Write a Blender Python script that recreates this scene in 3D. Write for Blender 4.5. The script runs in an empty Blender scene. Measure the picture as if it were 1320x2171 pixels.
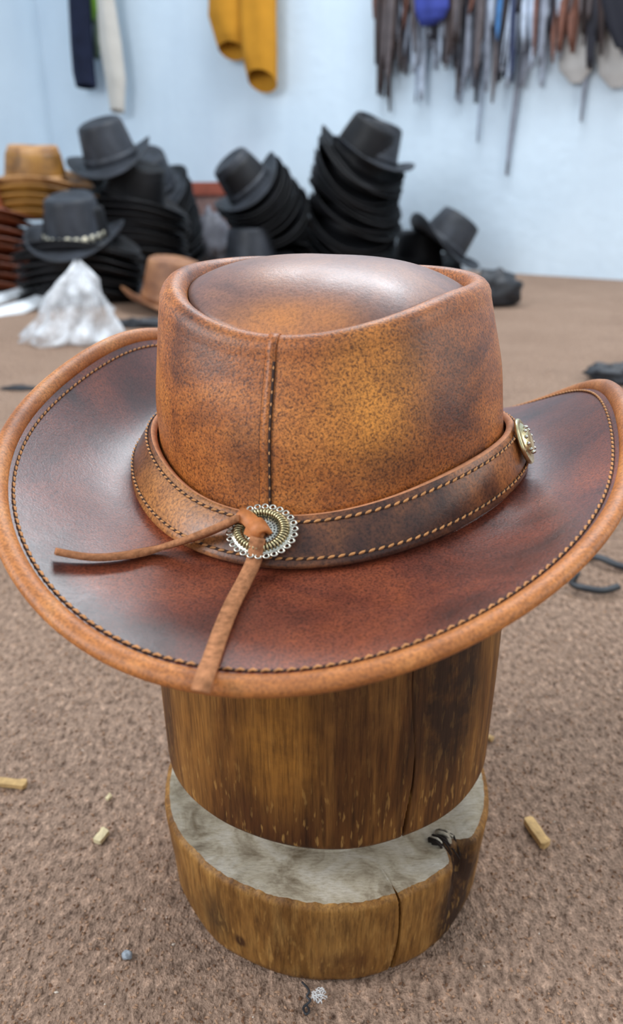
import bpy, bmesh, math, random
from mathutils import Vector, Matrix, Euler
from mathutils.bvhtree import BVHTree
from mathutils import noise as mnoise

# ------------------------------------------------------------------ camera
PI = math.pi
FPX = 1631.0
ZS = -0.0217   # hat heights are measured from this level
BY = 0.0137    # the block's axis
PITCH = math.radians(23.5)
CAM = Vector((-0.0085, -0.3436, 0.3803))
FW = Vector((0, math.cos(PITCH), -math.sin(PITCH)))
UP = Vector((0, math.sin(PITCH), math.cos(PITCH)))
scene = bpy.context.scene
COL = scene.collection
cd = bpy.data.cameras.new('camera')
cd.sensor_fit = 'VERTICAL'
cd.sensor_height = 36.0
cd.lens = FPX / 2171.0 * 36.0
cd.clip_start = 0.01
cd.dof.use_dof = True
cd.dof.focus_distance = 0.33
cd.dof.aperture_fstop = (cd.lens / 1000.0) / 0.0030
cam = bpy.data.objects.new('camera', cd)
cam.location = CAM
cam.rotation_euler = (PI / 2 - PITCH, 0, 0)
COL.objects.link(cam)
scene.camera = cam

# ------------------------------------------------------------------ world, lights, exposure
w = bpy.data.worlds.new('world')
scene.world = w
w.use_nodes = True
w.node_tree.nodes['Background'].inputs[0].default_value = (0.80, 0.90, 1.0, 1)
w.node_tree.nodes['Background'].inputs[1].default_value = 0.85

def area(name, loc, target, sx, sy, power, col):
    l = bpy.data.lights.new(name, 'AREA')
    l.shape = 'RECTANGLE'
    l.size = sx
    l.size_y = sy
    l.energy = power
    l.color = col
    o = bpy.data.objects.new(name, l)
    o.location = loc
    d = Vector(target) - Vector(loc)
    o.rotation_euler = d.to_track_quat('-Z', 'Y').to_euler()
    COL.objects.link(o)
    return o

area('window_light', (-2.6, -0.6, 2.0), (0.2, 1.0, 0.2), 1.4, 1.8, 88, (0.95, 0.97, 1.0))
area('ceiling_lamp_light', (0.45, 2.4, 2.75), (0.1, 1.6, 0.0), 2.0, 0.6, 85, (0.90, 0.95, 1.0))
area('doorway_light', (2.4, -0.2, 1.5), (0.0, 0.6, 0.1), 1.0, 1.8, 26, (1.0, 0.96, 0.9))
scene.view_settings.view_transform = 'Standard'
scene.view_settings.look = 'None'
scene.view_settings.exposure = 0.0
scene.view_settings.gamma = 1.0
scene.view_settings.use_curve_mapping = False

# ------------------------------------------------------------------ pixel helpers
def ray(px, py):
    return FW + Vector((1, 0, 0)) * ((px - 660) / FPX) + UP * ((1085.5 - py) / FPX)
def hitz(px, py, z=0.0):
    d = ray(px, py)
    return CAM + d * ((z - CAM.z) / d.z)
def at(px, py, D):
    d = ray(px, py)
    return CAM + d * (D / d.y)
def hitcyl(px, py, r, yc=0.0):
    d = ray(px, py)
    a = d.x ** 2 + d.y ** 2
    b = 2 * (CAM.x * d.x + (CAM.y - yc) * d.y)
    c = CAM.x ** 2 + (CAM.y - yc) ** 2 - r * r
    t = (-b - math.sqrt(max(0, b * b - 4 * a * c))) / (2 * a)
    return CAM + d * t
TH = math.radians(32)
WU = Vector((math.cos(TH), -math.sin(TH), 0))
WN = Vector((-math.sin(TH), -math.cos(TH), 0))
W0 = hitz(1190, 586)
def hitwall(px, py, off=0.0):
    d = ray(px, py)
    return CAM + d * ((W0 + WN * off - CAM).dot(WN) / d.dot(WN))

# ------------------------------------------------------------------ mesh helpers
def mesh(name, V, F, mats=None, mi=None, smooth=True):
    m = bpy.data.meshes.new(name)
    m.from_pydata([tuple(v) for v in V], [], F)
    if mats:
        for x in (mats if isinstance(mats, (list, tuple)) else [mats]):
            m.materials.append(x)
    if mi:
        m.polygons.foreach_set('material_index', mi)
    if smooth:
        m.polygons.foreach_set('use_smooth', [True] * len(m.polygons))
    m.update()
    return m
def link(name, me, parent=None, loc=None):
    o = bpy.data.objects.new(name, me)
    COL.objects.link(o)
    if parent:
        o.parent = parent
    if loc is not None:
        o.location = loc
    return o
def wpos(o):
    p = Vector((0, 0, 0))
    while o:
        p += o.location
        o = o.parent
    return p
def obj(name, V, F, mat, parent=None, mi=None, smooth=True, loc=None):
    """verts in world space; origin at loc, or at the parent's origin"""
    base = wpos(parent) if parent else (Vector(loc) if loc is not None else Vector((0, 0, 0)))
    me = mesh(name, [Vector(v) - base for v in V], F, mat, mi, smooth)
    return link(name, me, parent, None if parent else base)
def empty(name, loc, label, cat, group=None):
    o = bpy.data.objects.new(name, None)
    o.empty_display_size = 0.02
    COL.objects.link(o)
    o.location = loc
    tag(o, label, cat, group)
    return o
def tag(o, label, cat, group=None, kind=None):
    o['label'] = label
    o['category'] = cat
    if group:
        o['group'] = group
    if kind:
        o['kind'] = kind
    return o
def grid(rows, closed=True, flip=False):
    """rows: list of equally long vertex rows"""
    V = [v for r in rows for v in r]
    n = len(rows[0])
    F = []
    for i in range(len(rows) - 1):
        for j in range(n if closed else n - 1):
            k = (j + 1) % n
            q = (i * n + j, i * n + k, (i + 1) * n + k, (i + 1) * n + j)
            F.append(q[::-1] if flip else q)
    return V, F
def join(parts):
    V = []
    F = []
    for v, f in parts:
        b = len(V)
        V += list(v)
        F += [tuple(i + b for i in q) for q in f]
    return V, F
def lathe(profile, n=48, c=(0, 0, 0), cap=True):
    rows = [[(c[0] + r * math.cos(2 * PI * j / n), c[1] + r * math.sin(2 * PI * j / n), c[2] + z) for j in range(n)] for r, z in profile]
    V, F = grid(rows)
    if cap:
        F.append(tuple(range(n))[::-1])
        b = (len(rows) - 1) * n
        F.append(tuple(b + j for j in range(n)))
    return V, F
def frames(path):
    T = []
    for i in range(len(path)):
        a = path[max(0, i - 1)]
        b = path[min(len(path) - 1, i + 1)]
        T.append((b - a).normalized())
    return T
def strip(path, nrm, wid, th, taper=None):
    """flat strip swept along path; nrm: list of face normals; closed box section"""
    T = frames(path)
    rows = []
    for i, p in enumerate(path):
        n = nrm[i] - T[i] * nrm[i].dot(T[i])
        n.normalize()
        s = T[i].cross(n)
        ww = wid * (taper(i / (len(path) - 1)) if taper else 1)
        rows.append([p + s * ww / 2 + n * th / 2, p - s * ww / 2 + n * th / 2, p - s * ww / 2 - n * th / 2, p + s * ww / 2 - n * th / 2])
    V, F = grid(rows)
    F.append((3, 2, 1, 0))
    b = (len(rows) - 1) * 4
    F.append((b, b + 1, b + 2, b + 3))
    return V, F
def tube(path, r, n=8, rf=None):
    T = frames(path)
    up = Vector((0, 0, 1))
    if abs(T[0].dot(up)) > 0.9:
        up = Vector((1, 0, 0))
    rows = []
    s = T[0].cross(up).normalized()
    for i, p in enumerate(path):
        s = (s - T[i] * s.dot(T[i])).normalized()
        u = T[i].cross(s)
        rr = r * (rf(i / (len(path) - 1)) if rf else 1)
        rows.append([p + (s * math.cos(2 * PI * j / n) + u * math.sin(2 * PI * j / n)) * rr for j in range(n)])
    V, F = grid(rows)
    F.append(tuple(range(n))[::-1])
    b = (len(rows) - 1) * n
    F.append(tuple(b + j for j in range(n)))
    return V, F
def catmull(pts, n=8):
    P = [Vector(p) for p in pts]
    out = []
    for i in range(len(P) - 1):
        p0 = P[max(0, i - 1)]
        p1 = P[i]
        p2 = P[i + 1]
        p3 = P[min(len(P) - 1, i + 2)]
        for k in range(n):
            t = k / n
            out.append(0.5 * ((2 * p1) + (p2 - p0) * t + (2 * p0 - 5 * p1 + 4 * p2 - p3) * t * t + (3 * p1 - p0 - 3 * p2 + p3) * t ** 3))
    out.append(P[-1])
    return out

# ------------------------------------------------------------------ materials
class NT:
    def __init__(s, name):
        s.m = bpy.data.materials.new(name)
        s.m.use_nodes = True
        s.t = s.m.node_tree
        s.b = s.t.nodes['Principled BSDF']
        s.out = s.t.nodes['Material Output']
    def n(s, typ, **k):
        x = s.t.nodes.new(typ)
        for a, v in k.items():
            if a.startswith('i_'):
                x.inputs[a[2:].replace('_', ' ')].default_value = v
            else:
                setattr(x, a, v)
        return x
    def l(s, a, b):
        s.t.links.new(a, b)
    def coord(s, scale=(1, 1, 1)):
        tc = s.n('ShaderNodeTexCoord')
        mp = s.n('ShaderNodeMapping')
        mp.inputs['Scale'].default_value = scale
        s.l(tc.outputs['Object'], mp.inputs['Vector'])
        return mp.outputs['Vector']
    def noise(s, vec, scale, detail=4, rough=0.55, dist=0.0):
        x = s.n('ShaderNodeTexNoise')
        x.inputs['Scale'].default_value = scale
        x.inputs['Detail'].default_value = detail
        x.inputs['Roughness'].default_value = rough
        x.inputs['Distortion'].default_value = dist
        s.l(vec, x.inputs['Vector'])
        return x.outputs['Fac']
    def ramp(s, fac, stops):
        x = s.n('ShaderNodeValToRGB')
        e = x.color_ramp.elements
        while len(e) < len(stops):
            e.new(0.5)
        for el, (p, c) in zip(e, stops):
            el.position = p
            el.color = (*c, 1) if len(c) == 3 else c
        s.l(fac, x.inputs['Fac'])
        return x.outputs['Color']
    def mix(s, fac, a, b, mode='MIX'):
        x = s.n('ShaderNodeMix', data_type='RGBA', blend_type=mode)
        for v, i in ((fac, 0), (a, 6), (b, 7)):
            if hasattr(v, 'links'):
                s.l(v, x.inputs[i])
            else:
                x.inputs[i].default_value = v if i == 0 else (*v, 1)
        return x.outputs[2]
    def math(s, op, a, b=0.0):
        x = s.n('ShaderNodeMath', operation=op)
        for v, i in ((a, 0), (b, 1)):
            if hasattr(v, 'links'):
                s.l(v, x.inputs[i])
            else:
                x.inputs[i].default_value = v
        return x.outputs[0]
    def spot(s, vec, c, r0, r1, stretch=(1, 1, 1)):
        """mask 1 inside r0, 0 outside r1, around object-space point c"""
        x = s.n('ShaderNodeVectorMath', operation='SUBTRACT')
        s.l(vec, x.inputs[0])
        x.inputs[1].default_value = c
        y = s.n('ShaderNodeVectorMath', operation='MULTIPLY')
        s.l(x.outputs[0], y.inputs[0])
        y.inputs[1].default_value = stretch
        z = s.n('ShaderNodeVectorMath', operation='LENGTH')
        s.l(y.outputs[0], z.inputs[0])
        m = s.n('ShaderNodeMapRange', interpolation_type='SMOOTHSTEP')
        m.inputs['From Min'].default_value = r0
        m.inputs['From Max'].default_value = r1
        m.inputs['To Min'].default_value = 1
        m.inputs['To Max'].default_value = 0
        s.l(z.outputs['Value'], m.inputs['Value'])
        return m.outputs['Result']
    def bump(s, h, strength, dist):
        x = s.n('ShaderNodeBump')
        x.inputs['Strength'].default_value = strength
        x.inputs['Distance'].default_value = dist
        s.l(h, x.inputs['Height'])
        s.l(x.outputs['Normal'], s.b.inputs['Normal'])
    def col(s, c):
        if hasattr(c, 'links'):
            s.l(c, s.b.inputs['Base Color'])
        else:
            s.b.inputs['Base Color'].default_value = (*c, 1)
    def set(s, **k):
        for a, v in k.items():
            i = s.b.inputs[a.replace('_', ' ')]
            if hasattr(v, 'links'):
                s.l(v, i)
            else:
                i.default_value = v
        return s

def srgb(r, g, b):
    f = lambda c: (c / 255 / 12.92) if c / 255 <= 0.04045 else ((c / 255 + 0.055) / 1.055) ** 2.4
    return (f(r), f(g), f(b))

def leather(name, dark, mid, light, scale=16, seed=0.0, rough=0.36, grain=0.5, spots=(), p=(0.36, 0.5, 0.66), spec=0.5, gs=900, bs=0.25):
    t = NT(name)
    v = t.coord()
    tr = t.n('ShaderNodeVectorMath', operation='ADD')
    t.l(v, tr.inputs[0])
    tr.inputs[1].default_value = (seed, seed * 1.7, seed * 0.3)
    vv = tr.outputs[0]
    big = t.noise(vv, scale, 5, 0.62, 0.6)
    c = t.ramp(big, [(p[0], dark), (p[1], mid), (p[2], light)])
    for (cc, pos, r0, r1, st, amt) in spots:
        wv = t.noise(vv, 55, 4, 0.6)
        mk = t.math('MULTIPLY', t.spot(v, pos, r0, r1, st), t.math('MULTIPLY', wv, 2 * amt))
        mk.node.use_clamp = True
        c = t.mix(mk, c, cc)
    fine = t.noise(vv, gs, 3, 0.7)
    sp = t.ramp(fine, [(0.36, (0.22, 0.17, 0.15)), (0.5, (0.95, 0.95, 0.95)), (0.64, (1.45, 1.42, 1.36))])
    c = t.mix(grain, c, sp, 'MULTIPLY')
    t.col(c)
    rr = t.n('ShaderNodeMapRange')
    t.l(t.noise(vv, 60, 3), rr.inputs['Value'])
    rr.inputs['To Min'].default_value = rough - 0.08
    rr.inputs['To Max'].default_value = rough + 0.12
    t.set(Roughness=rr.outputs['Result'], Specular_IOR_Level=spec)
    h = t.mix(0.5, fine, t.noise(vv, 300, 3, 0.6))
    t.bump(h, bs, 0.0006)
    return t.m

def plain(name, c, rough=0.6, metal=0.0, var=0.0, scale=40, bump=0.0, spec=0.5, bscale=None, bdist=0.002):
    t = NT(name)
    v = t.coord()
    if var:
        n = t.noise(v, scale, 4)
        lo = tuple(x * (1 - var) for x in c)
        hi = tuple(min(1, x * (1 + var)) for x in c)
        t.col(t.ramp(n, [(0.3, lo), (0.7, hi)]))
    else:
        t.col(c)
    t.set(Roughness=rough, Metallic=metal, Specular_IOR_Level=spec)
    if bump:
        t.bump(t.noise(v, bscale or scale * 3, 4), bump, bdist)
    return t.m

# ------------------------------------------------------------------ the setting
def wall_mat():
    t = NT('plaster')
    v = t.coord()
    a = t.noise(v, 1.3, 5, 0.6)
    c = t.ramp(a, [(0.3, (0.56, 0.68, 0.79)), (0.7, (0.66, 0.78, 0.88))])
    st = t.noise(t.coord((7, 7, 0.8)), 1.0, 4, 0.6)
    c = t.mix(0.25, c, t.ramp(st, [(0.35, (0.8, 0.82, 0.86)), (0.65, (1, 1, 1))]), 'MULTIPLY')
    t.col(c)
    t.set(Roughness=0.75)
    t.bump(t.noise(v, 25, 4), 0.25, 0.01)
    return t.m
def floor_mat():
    t = NT('compacted_brown_dust')
    v = t.coord()
    big = t.noise(v, 3.0, 4, 0.6)
    c = t.ramp(big, [(0.3, (0.312, 0.205, 0.144)), (0.7, (0.405, 0.276, 0.200))])
    vs = t.coord((1, 0.55, 1))
    g = t.noise(vs, 230, 4, 0.75, 0.3)
    c = t.mix(0.9, c, t.ramp(g, [(0.32, (0.16, 0.12, 0.10)), (0.46, (0.80, 0.80, 0.80)), (0.56, (1.08, 1.08, 1.08)), (0.68, (1.75, 1.72, 1.7))]), 'MULTIPLY')
    f2 = t.noise(v, 620, 2, 0.6)
    c = t.mix(0.5, c, t.ramp(f2, [(0.3, (0.5, 0.47, 0.45)), (0.6, (1.1, 1.1, 1.1)), (0.72, (1.5, 1.5, 1.5))]), 'MULTIPLY')
    sm = t.noise(t.coord((2.2, 7, 1)), 3.5, 3, 0.55, 0.7)
    c = t.mix(t.ramp(sm, [(0.60, (0, 0, 0)), (0.72, (0.35, 0.35, 0.35))]), c, (0.10, 0.06, 0.045))
    t.col(c)
    t.set(Roughness=0.9, Specular_IOR_Level=0.2)
    t.bump(t.mix(0.35, g, f2), 1.0, 0.006)
    return t.m
M_wall = wall_mat()
M_floor = floor_mat()

fl = obj('floor', *(lambda nx, ny: grid([[(-7 + 14 * i / nx, -2.5 + 12 * j / ny, 0) for i in range(nx + 1)] for j in range(ny + 1)], closed=False))(28, 24), M_floor)
fl['kind'] = 'structure'
# back wall: a slab turned to the room, with a corner at the left
WC = hitwall(112, 300)
WC.z = 0
def slab(name, a, b, n, th, h, mat):
    rows = []
    V = []
    for z in (0, h):
        for p in (a, b, b - n * th, a - n * th):
            V.append((p.x, p.y, z))
    F = [(0, 1, 5, 4), (1, 2, 6, 5), (2, 3, 7, 6), (3, 0, 4, 7), (4, 5, 6, 7), (3, 2, 1, 0)]
    o = obj(name, V, F, mat, smooth=False)
    o['kind'] = 'structure'
    return o
slab('wall_back', WC - WU * 0.2, W0 + WU * 2.6 - Vector((0, 0, 0)), WN, 0.2, 3.0, M_wall)
slab('wall_left', WC, WC + WN * 5.5, WU, 0.2, 3.0, M_wall)

# ------------------------------------------------------------------ the hat on the block
NPH = 288
PHS = [2 * PI * j / NPH for j in range(NPH)]
class Curve:
    def __init__(s, a, cx, cy, rc, zc, zs, fz=None, fr=None):
        s.a, s.cx, s.cy, s.rc, s.zc, s.zs, s.fz, s.fr = a, cx, cy, rc, zc, zs, fz, fr
    def __call__(s, ph, dr=0.0, dz=0.0):
        r = sum(c * math.cos(k * ph) for k, c in enumerate(s.rc)) + dr
        z = sum(c * math.cos(k * ph) for k, c in enumerate(s.zc)) + s.zs * math.sin(ph) + dz + ZS
        if s.fr:
            r += s.fr(ph)
        if s.fz:
            z += s.fz(ph)
        return Vector((s.cx - r * math.sin(s.a + ph), s.cy - r * math.cos(s.a + ph), z))
RIM = Curve(0.3062, 0.0014, 0.0075, (0.1552, -0.0048, 0.0228, -0.0034, 0.0007), (0.2896, 0.0019, -0.0285, 0.0076, -0.0052), 0.0066)
LO = Curve(0.2865, -0.0011, 0.0052, (0.0969, -0.0019, 0.0055, 0.0004, 0.0016), (0.2795, -0.0041, -0.0037), -0.0005)
HI = Curve(0.3114, -0.0007, -0.0011, (0.0854, -0.0016, 0.0063, -0.0012, 0.0024), (0.2959, 0.0004, -0.006), -0.0023,
           lambda p: -0.0032 * math.exp(-(((p + PI) % (2 * PI) - PI) / 0.95) ** 2), lambda p: -0.0092 * math.exp(-(((p + PI) % (2 * PI) - PI) / 0.95) ** 2))
CREST = Curve(0.3276, -0.0053, 0.003, (0.0652, -0.0025, -0.0015, 0.0037, -0.003), (0.3615, -0.0085, -0.0016, -0.0026), 0.0019,
              lambda p: -0.0085 * math.exp(-((p % (2 * PI) - PI) / 0.62) ** 2))

HB = Vector((0, 0, 0.264 + ZS))
hat = empty('leather_hat', HB, 'distressed tan and red-brown leather hat with concho band, on a wooden block', 'hat')
ZO = HB.z
gold = srgb(214, 140, 58)
M_crown = leather('crown_leather', srgb(104, 56, 28), srgb(160, 92, 40), srgb(192, 120, 55), scale=20, seed=3.1, rough=0.42, grain=0.9, gs=1050, bs=0.45,
    spots=[(gold, hitcyl(810, 850, 0.078) - HB, 0.004, 0.034, (1, 1, 0.8), 0.85),
           (srgb(60, 30, 22), hitcyl(500, 965, 0.084) - HB, 0.002, 0.016, (1, 1, 0.6), 0.5),
           (srgb(84, 44, 28), hitcyl(430, 730, 0.072) - HB, 0.002, 0.022, (1, 1, 1.6), 0.5),
           (srgb(92, 44, 26), hitcyl(980, 900, 0.082) - HB, 0.004, 0.03, (1, 1, 1), 0.6),
           (srgb(96, 50, 28), hitcyl(860, 1010, 0.086) - HB, 0.004, 0.03, (1, 1, 1.6), 0.6)])
M_plate = leather('crown_top_leather', srgb(94, 62, 54), srgb(124, 82, 66), srgb(148, 98, 68), scale=18, seed=1.2, rough=0.40, spec=0.9, grain=0.4, gs=820,
    spots=[(srgb(190, 118, 52), Vector((-0.025, -0.052, 0.352 + ZS)) - HB, 0.008, 0.028, (0.55, 1, 1), 0.8)])
M_brim = leather('brim_leather', srgb(64, 34, 28), srgb(108, 52, 36), srgb(138, 70, 42), scale=15, seed=7.7, rough=0.35, spec=0.85, grain=0.8, gs=1100, p=(0.36, 0.52, 0.68), bs=0.3)
M_band = leather('band_leather', srgb(66, 36, 26), srgb(112, 66, 38), srgb(158, 98, 52), scale=24, seed=5.2, rough=0.36, grain=0.7, gs=820,
    spots=[(srgb(46, 26, 24), hitcyl(830, 1115, 0.092) - HB, 0.006, 0.05, (1, 1, 1), 0.7),
           (srgb(176, 116, 60), hitcyl(325, 1050, 0.094) - HB, 0.010, 0.050, (1, 1, 1), 0.8)])
M_bind = leather('binding_leather', srgb(156, 92, 42), srgb(184, 114, 56), srgb(204, 138, 78), scale=30, seed=2.2, rough=0.5, grain=0.5, gs=900)
M_edge = plain('raw_leather_edge', srgb(196, 132, 92), 0.75, var=0.2, scale=300)
M_thread = plain('tan_thread', srgb(196, 138, 84), 0.7, var=0.2, scale=200)
M_dark = plain('stitch_groove', srgb(48, 26, 16), 0.8)
M_suede = plain('suede_lace', srgb(172, 118, 82), 0.9, var=0.35, scale=420, bump=0.5, bscale=900, bdist=0.0006, spec=0.15)
M_silver = plain('antique_silver', (0.62, 0.60, 0.52), 0.28, 1.0, var=0.25, scale=300)
M_brass = plain('antique_brass', (0.60, 0.52, 0.30), 0.28, 1.0, var=0.3, scale=300)
M_concho_dark = plain('concho_dark', (0.035, 0.028, 0.02), 0.6)  # near-black brown of the rope core and filigree dots

def wob(p, s, a):
    return a * (mnoise.noise(Vector(p) * s))

# crown: wall from inside the band up to the rounded lip
rows = []
def crown_pt(ph, s):
    """s 0..1 from the band foot to the lip"""
    b = HI(ph, -0.0022, -0.004)
    t = CREST(ph, 0.0062, -0.0075)
    p = b.lerp(t, s)
    bulge = 0.0022 * math.sin(PI * s)
    d = Vector((p.x, p.y, 0)).normalized()
    p = p + d * (bulge + wob(p, 28, 0.0016) * math.sin(PI * min(1, s * 1.0)))
    return p
rows.append([LO(ph, -0.009, 0.004) for ph in PHS])
for k in range(41):
    rows.append([crown_pt(ph, k / 40) for ph in PHS])
for k in range(1, 10):
    a = PI * k / 9 * 0.98
    rows.append([CREST(ph, 0.0062 * math.cos(a), -0.0075 + 0.0075 * math.sin(a)) for ph in PHS])
rows.append([CREST(ph, -0.0066, -0.012) for ph in PHS])
V, F = grid(rows, flip=True)
obj('crown', V, F, M_crown, hat)
# top plate, domed, set inside the lip
PCX, PCY = -0.004, 0.002
rows = []
for k in range(0, 26):
    rho = 1 - k / 26
    row = []
    for ph in PHS:
        e = CREST(ph, -0.0062, -0.0045)
        c = Vector((PCX, PCY + 0.012, 0.3700 + ZS))
        wgt = 1 - rho ** 3.0
        p = Vector((c.x + (e.x - c.x) * rho, c.y + (e.y - c.y) * rho, e.z * (1 - wgt) + c.z * wgt))
        p.z += wob(p, 30, 0.0008) * (1 - rho)
        row.append(p)
    rows.append(row)
V, F = grid([[CREST(ph, -0.0066, -0.010) for ph in PHS]] + rows, flip=True)
V.append(Vector((PCX, PCY + 0.012, 0.3700 + ZS)))
b = len(rows) * NPH
F += [(b + (j + 1) % NPH, b + j, len(V) - 1) for j in range(NPH)]
obj('crown_top', V, F, M_plate, hat)

# brim
def brim_pt(ph, t, off=0.0):
    a = LO(ph, -0.006, -0.0015)
    e = RIM(ph, -0.0038, -0.0005)
    L = math.hypot(e.x - a.x, e.y - a.y)
    rise = (e.z - a.z) / L
    m0 = -0.22 * L
    m1 = (rise * 1.7 + 0.03) * L
    h00 = 2 * t ** 3 - 3 * t * t + 1
    h10 = t ** 3 - 2 * t * t + t
    h01 = -2 * t ** 3 + 3 * t * t
    h11 = t ** 3 - t * t
    return Vector((a.x + (e.x - a.x) * t, a.y + (e.y - a.y) * t, h00 * a.z + h10 * m0 + h01 * e.z + h11 * m1 + off))
def brim_nrm(ph, t):
    d = 1e-3
    a = brim_pt(ph, t + d) - brim_pt(ph, t - d)
    b = brim_pt(ph + d, t) - brim_pt(ph - d, t)
    n = a.cross(b)
    n.normalize()
    return n if n.z > 0 else -n
NT_ = 36
top = [[brim_pt(ph, k / NT_) + Vector((0, 0, wob(brim_pt(ph, k / NT_), 22, 0.0012) * math.sin(PI * k / NT_))) for ph in PHS] for k in range(NT_ + 1)]
bot = [[brim_pt(ph, k / NT_, -0.003) for ph in PHS] for k in range(NT_, -1, -1)]
V, F = grid(top + bot + [top[0]])
brim = obj('brim', V, F, M_brim, hat)
# binding rolled over the rim
rows = []
for j, ph in enumerate(PHS):
    c = brim_pt(ph, 1.0)
    o = brim_pt(ph, 1.0) - brim_pt(ph, 0.93)
    o.normalize()
    n = brim_nrm(ph, 0.995)
    n = (n - o * n.dot(o)).normalized()
    rows.append([c + o * (0.0042 * math.cos(q) - 0.0006) + n * (0.0030 * math.sin(q) - 0.0012) for q in [2 * PI * i / 14 for i in range(14)]])
V = [v for r in rows for v in r]
F = []
for i in range(NPH):
    for j in range(14):
        a, b2 = i * 14, ((i + 1) % NPH) * 14
        F.append((a + j, a + (j + 1) % 14, b2 + (j + 1) % 14, b2 + j))
obj('brim_binding', V, F, M_bind, hat)

# stitch rows: real raised threads, too many to pick apart
def stitch_row(name, fpos, fnrm, length, gap, wid, mat, parent, closed=True, slant=0.0, ph0=0.0, ph1=2 * PI, n=1600):
    pts = [fpos(ph0 + (ph1 - ph0) * i / n) for i in range(n + 1)]
    cum = [0.0]
    for i in range(n):
        cum.append(cum[-1] + (pts[i + 1] - pts[i]).length)
    cnt = int(cum[-1] / (length + gap))
    step = cum[-1] / cnt
    parts = []
    i = 0
    for k in range(cnt):
        s0 = k * step + gap / 2
        s1 = s0 + step - gap
        def loc(s):
            nonlocal i
            while i < n - 1 and cum[i + 1] < s:
                i += 1
            f_ = (s - cum[i]) / max(1e-9, cum[i + 1] - cum[i])
            return pts[i].lerp(pts[i + 1], f_), ph0 + (ph1 - ph0) * (i + f_) / n
        a, pa = loc(s0)
        b, pb = loc(s1)
        nn = fnrm((pa + pb) / 2)
        t = (b - a).normalized()
        sd = t.cross(nn).normalized()
        a = a + sd * slant
        b = b - sd * slant
        m = (a + b) / 2 + nn * wid * 0.75
        Vv = []
        for p, w_, h_ in ((a, 0.75, 0.1), (m, 1.0, 0), (b, 0.75, 0.1)):
            q = p + nn * (wid * h_)
            Vv += [q + sd * wid * 0.5 * w_, q + nn * wid * 0.35 * w_, q - sd * wid * 0.5 * w_, q - nn * wid * 0.5]
        Ff = []
        for r_ in range(2):
            for j in range(4):
                Ff.append((r_ * 4 + j, r_ * 4 + (j + 1) % 4, r_ * 4 + 4 + (j + 1) % 4, r_ * 4 + 4 + j))
        parts.append((Vv, Ff))
    V, F = join(parts)
    o = obj(name, V, F, mat, parent)
    o['kind'] = 'stuff'
    return o
def groove(name, fpos, fnrm, wid, mat, parent, ph0=0.0, ph1=2 * PI, n=360, lift=0.0002):
    path = [fpos(ph0 + (ph1 - ph0) * i / n) for i in range(n + 1)]
    nn = [fnrm(ph0 + (ph1 - ph0) * i / n) for i in range(n + 1)]
    V, F = strip([p + q * lift for p, q in zip(path, nn)], nn, wid, 0.0005)
    return obj(name, V, F, mat, parent)
def tstitch(ph):
    L = (RIM(ph) - LO(ph)).length
    return 1 - 0.0056 / L
srow = lambda ph: brim_pt(ph, tstitch(ph)) + Vector((0, 0, wob(brim_pt(ph, tstitch(ph)), 22, 0.0012) * math.sin(PI * tstitch(ph))))
snrm = lambda ph: brim_nrm(ph, tstitch(ph))
groove('stitch_groove', srow, snrm, 0.0010, M_dark, hat)
stitch_row('brim_stitching', srow, snrm, 0.0032, 0.0007, 0.0012, M_thread, hat, slant=0.0002)

# hat band
def band_pt(ph, s, off=0.0):
    a = LO(ph)
    b = HI(ph, 0.0012)
    p = a.lerp(b, s)
    d = (b - a)
    rad = Vector((a.x, a.y, 0)).normalized()
    tang = Vector((-rad.y, rad.x, 0))
    n = tang.cross(d).normalized()
    if n.dot(rad) < 0:
        n = -n
    return p + n * (off + 0.0012 * math.sin(PI * s)), n
rows = []
prof = [(0.02, -0.003), (0.0, -0.0006), (0.02, 0.0)] + [(k / 12, 0.0) for k in range(1, 12)] + [(0.97, 0.0), (1.0, -0.0006), (1.0, -0.0022), (0.97, -0.0032)]
rows = [[band_pt(ph, s, o)[0] for ph in PHS] for s, o in prof]
V, F = grid(rows, flip=True)
mi = []
for i in range(len(rows) - 1):
    mi += [1 if (i < 1 or i >= len(rows) - 4) else 0] * NPH
band = obj('hat_band', V, F, [M_band, M_edge], hat, mi=mi)
for s in (0.16, 0.84):
    groove('stitch_groove', lambda ph: band_pt(ph, s)[0], lambda ph: band_pt(ph, s)[1], 0.0010, M_dark, band)
    stitch_row('band_stitching', lambda ph: band_pt(ph, s)[0], lambda ph: band_pt(ph, s)[1], 0.0030, 0.0008, 0.0011, M_thread, band, slant=0.0003)

# crown seam: overlap strip with a stitch line
def crown_n(ph, s):
    d = 1e-3
    n = (crown_pt(ph + d, s) - crown_pt(ph - d, s)).cross(crown_pt(ph, s + d) - crown_pt(ph, s - d)).normalized()
    return n if n.dot(Vector((crown_pt(ph, s).x, crown_pt(ph, s).y, 0))) > 0 else -n
def proj(p):
    d = p - CAM
    z = d.dot(FW)
    return 660 + FPX * d.x / z, 1085.5 - FPX * d.dot(UP) / z
def crown_ph(px, s):
    best = min(range(-400, 400), key=lambda i: abs(proj(crown_pt(i * 0.001, s))[0] - px))
    return best * 0.001
def seam_pos(px0, px1):
    a, b = crown_ph(px0, 0.02), crown_ph(px1, 0.98)
    return lambda s: crown_pt(a + (b - a) * s, s), lambda s: crown_n(a + (b - a) * s, s)
f1, n1 = seam_pos(561, 573)
path = [f1(k / 40) for k in range(41)]
nn = [n1(k / 40) for k in range(41)]
phs_ = crown_ph(573, 0.98)
for k in range(1, 6):
    a = PI * k / 9 * 0.98
    path.append(CREST(phs_, 0.0062 * math.cos(a), -0.0075 + 0.0075 * math.sin(a)))
    dv = Vector((path[-1].x, path[-1].y, 0)).normalized()
    nn.append((dv * math.cos(a) + Vector((0, 0, math.sin(a)))).normalized())
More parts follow.
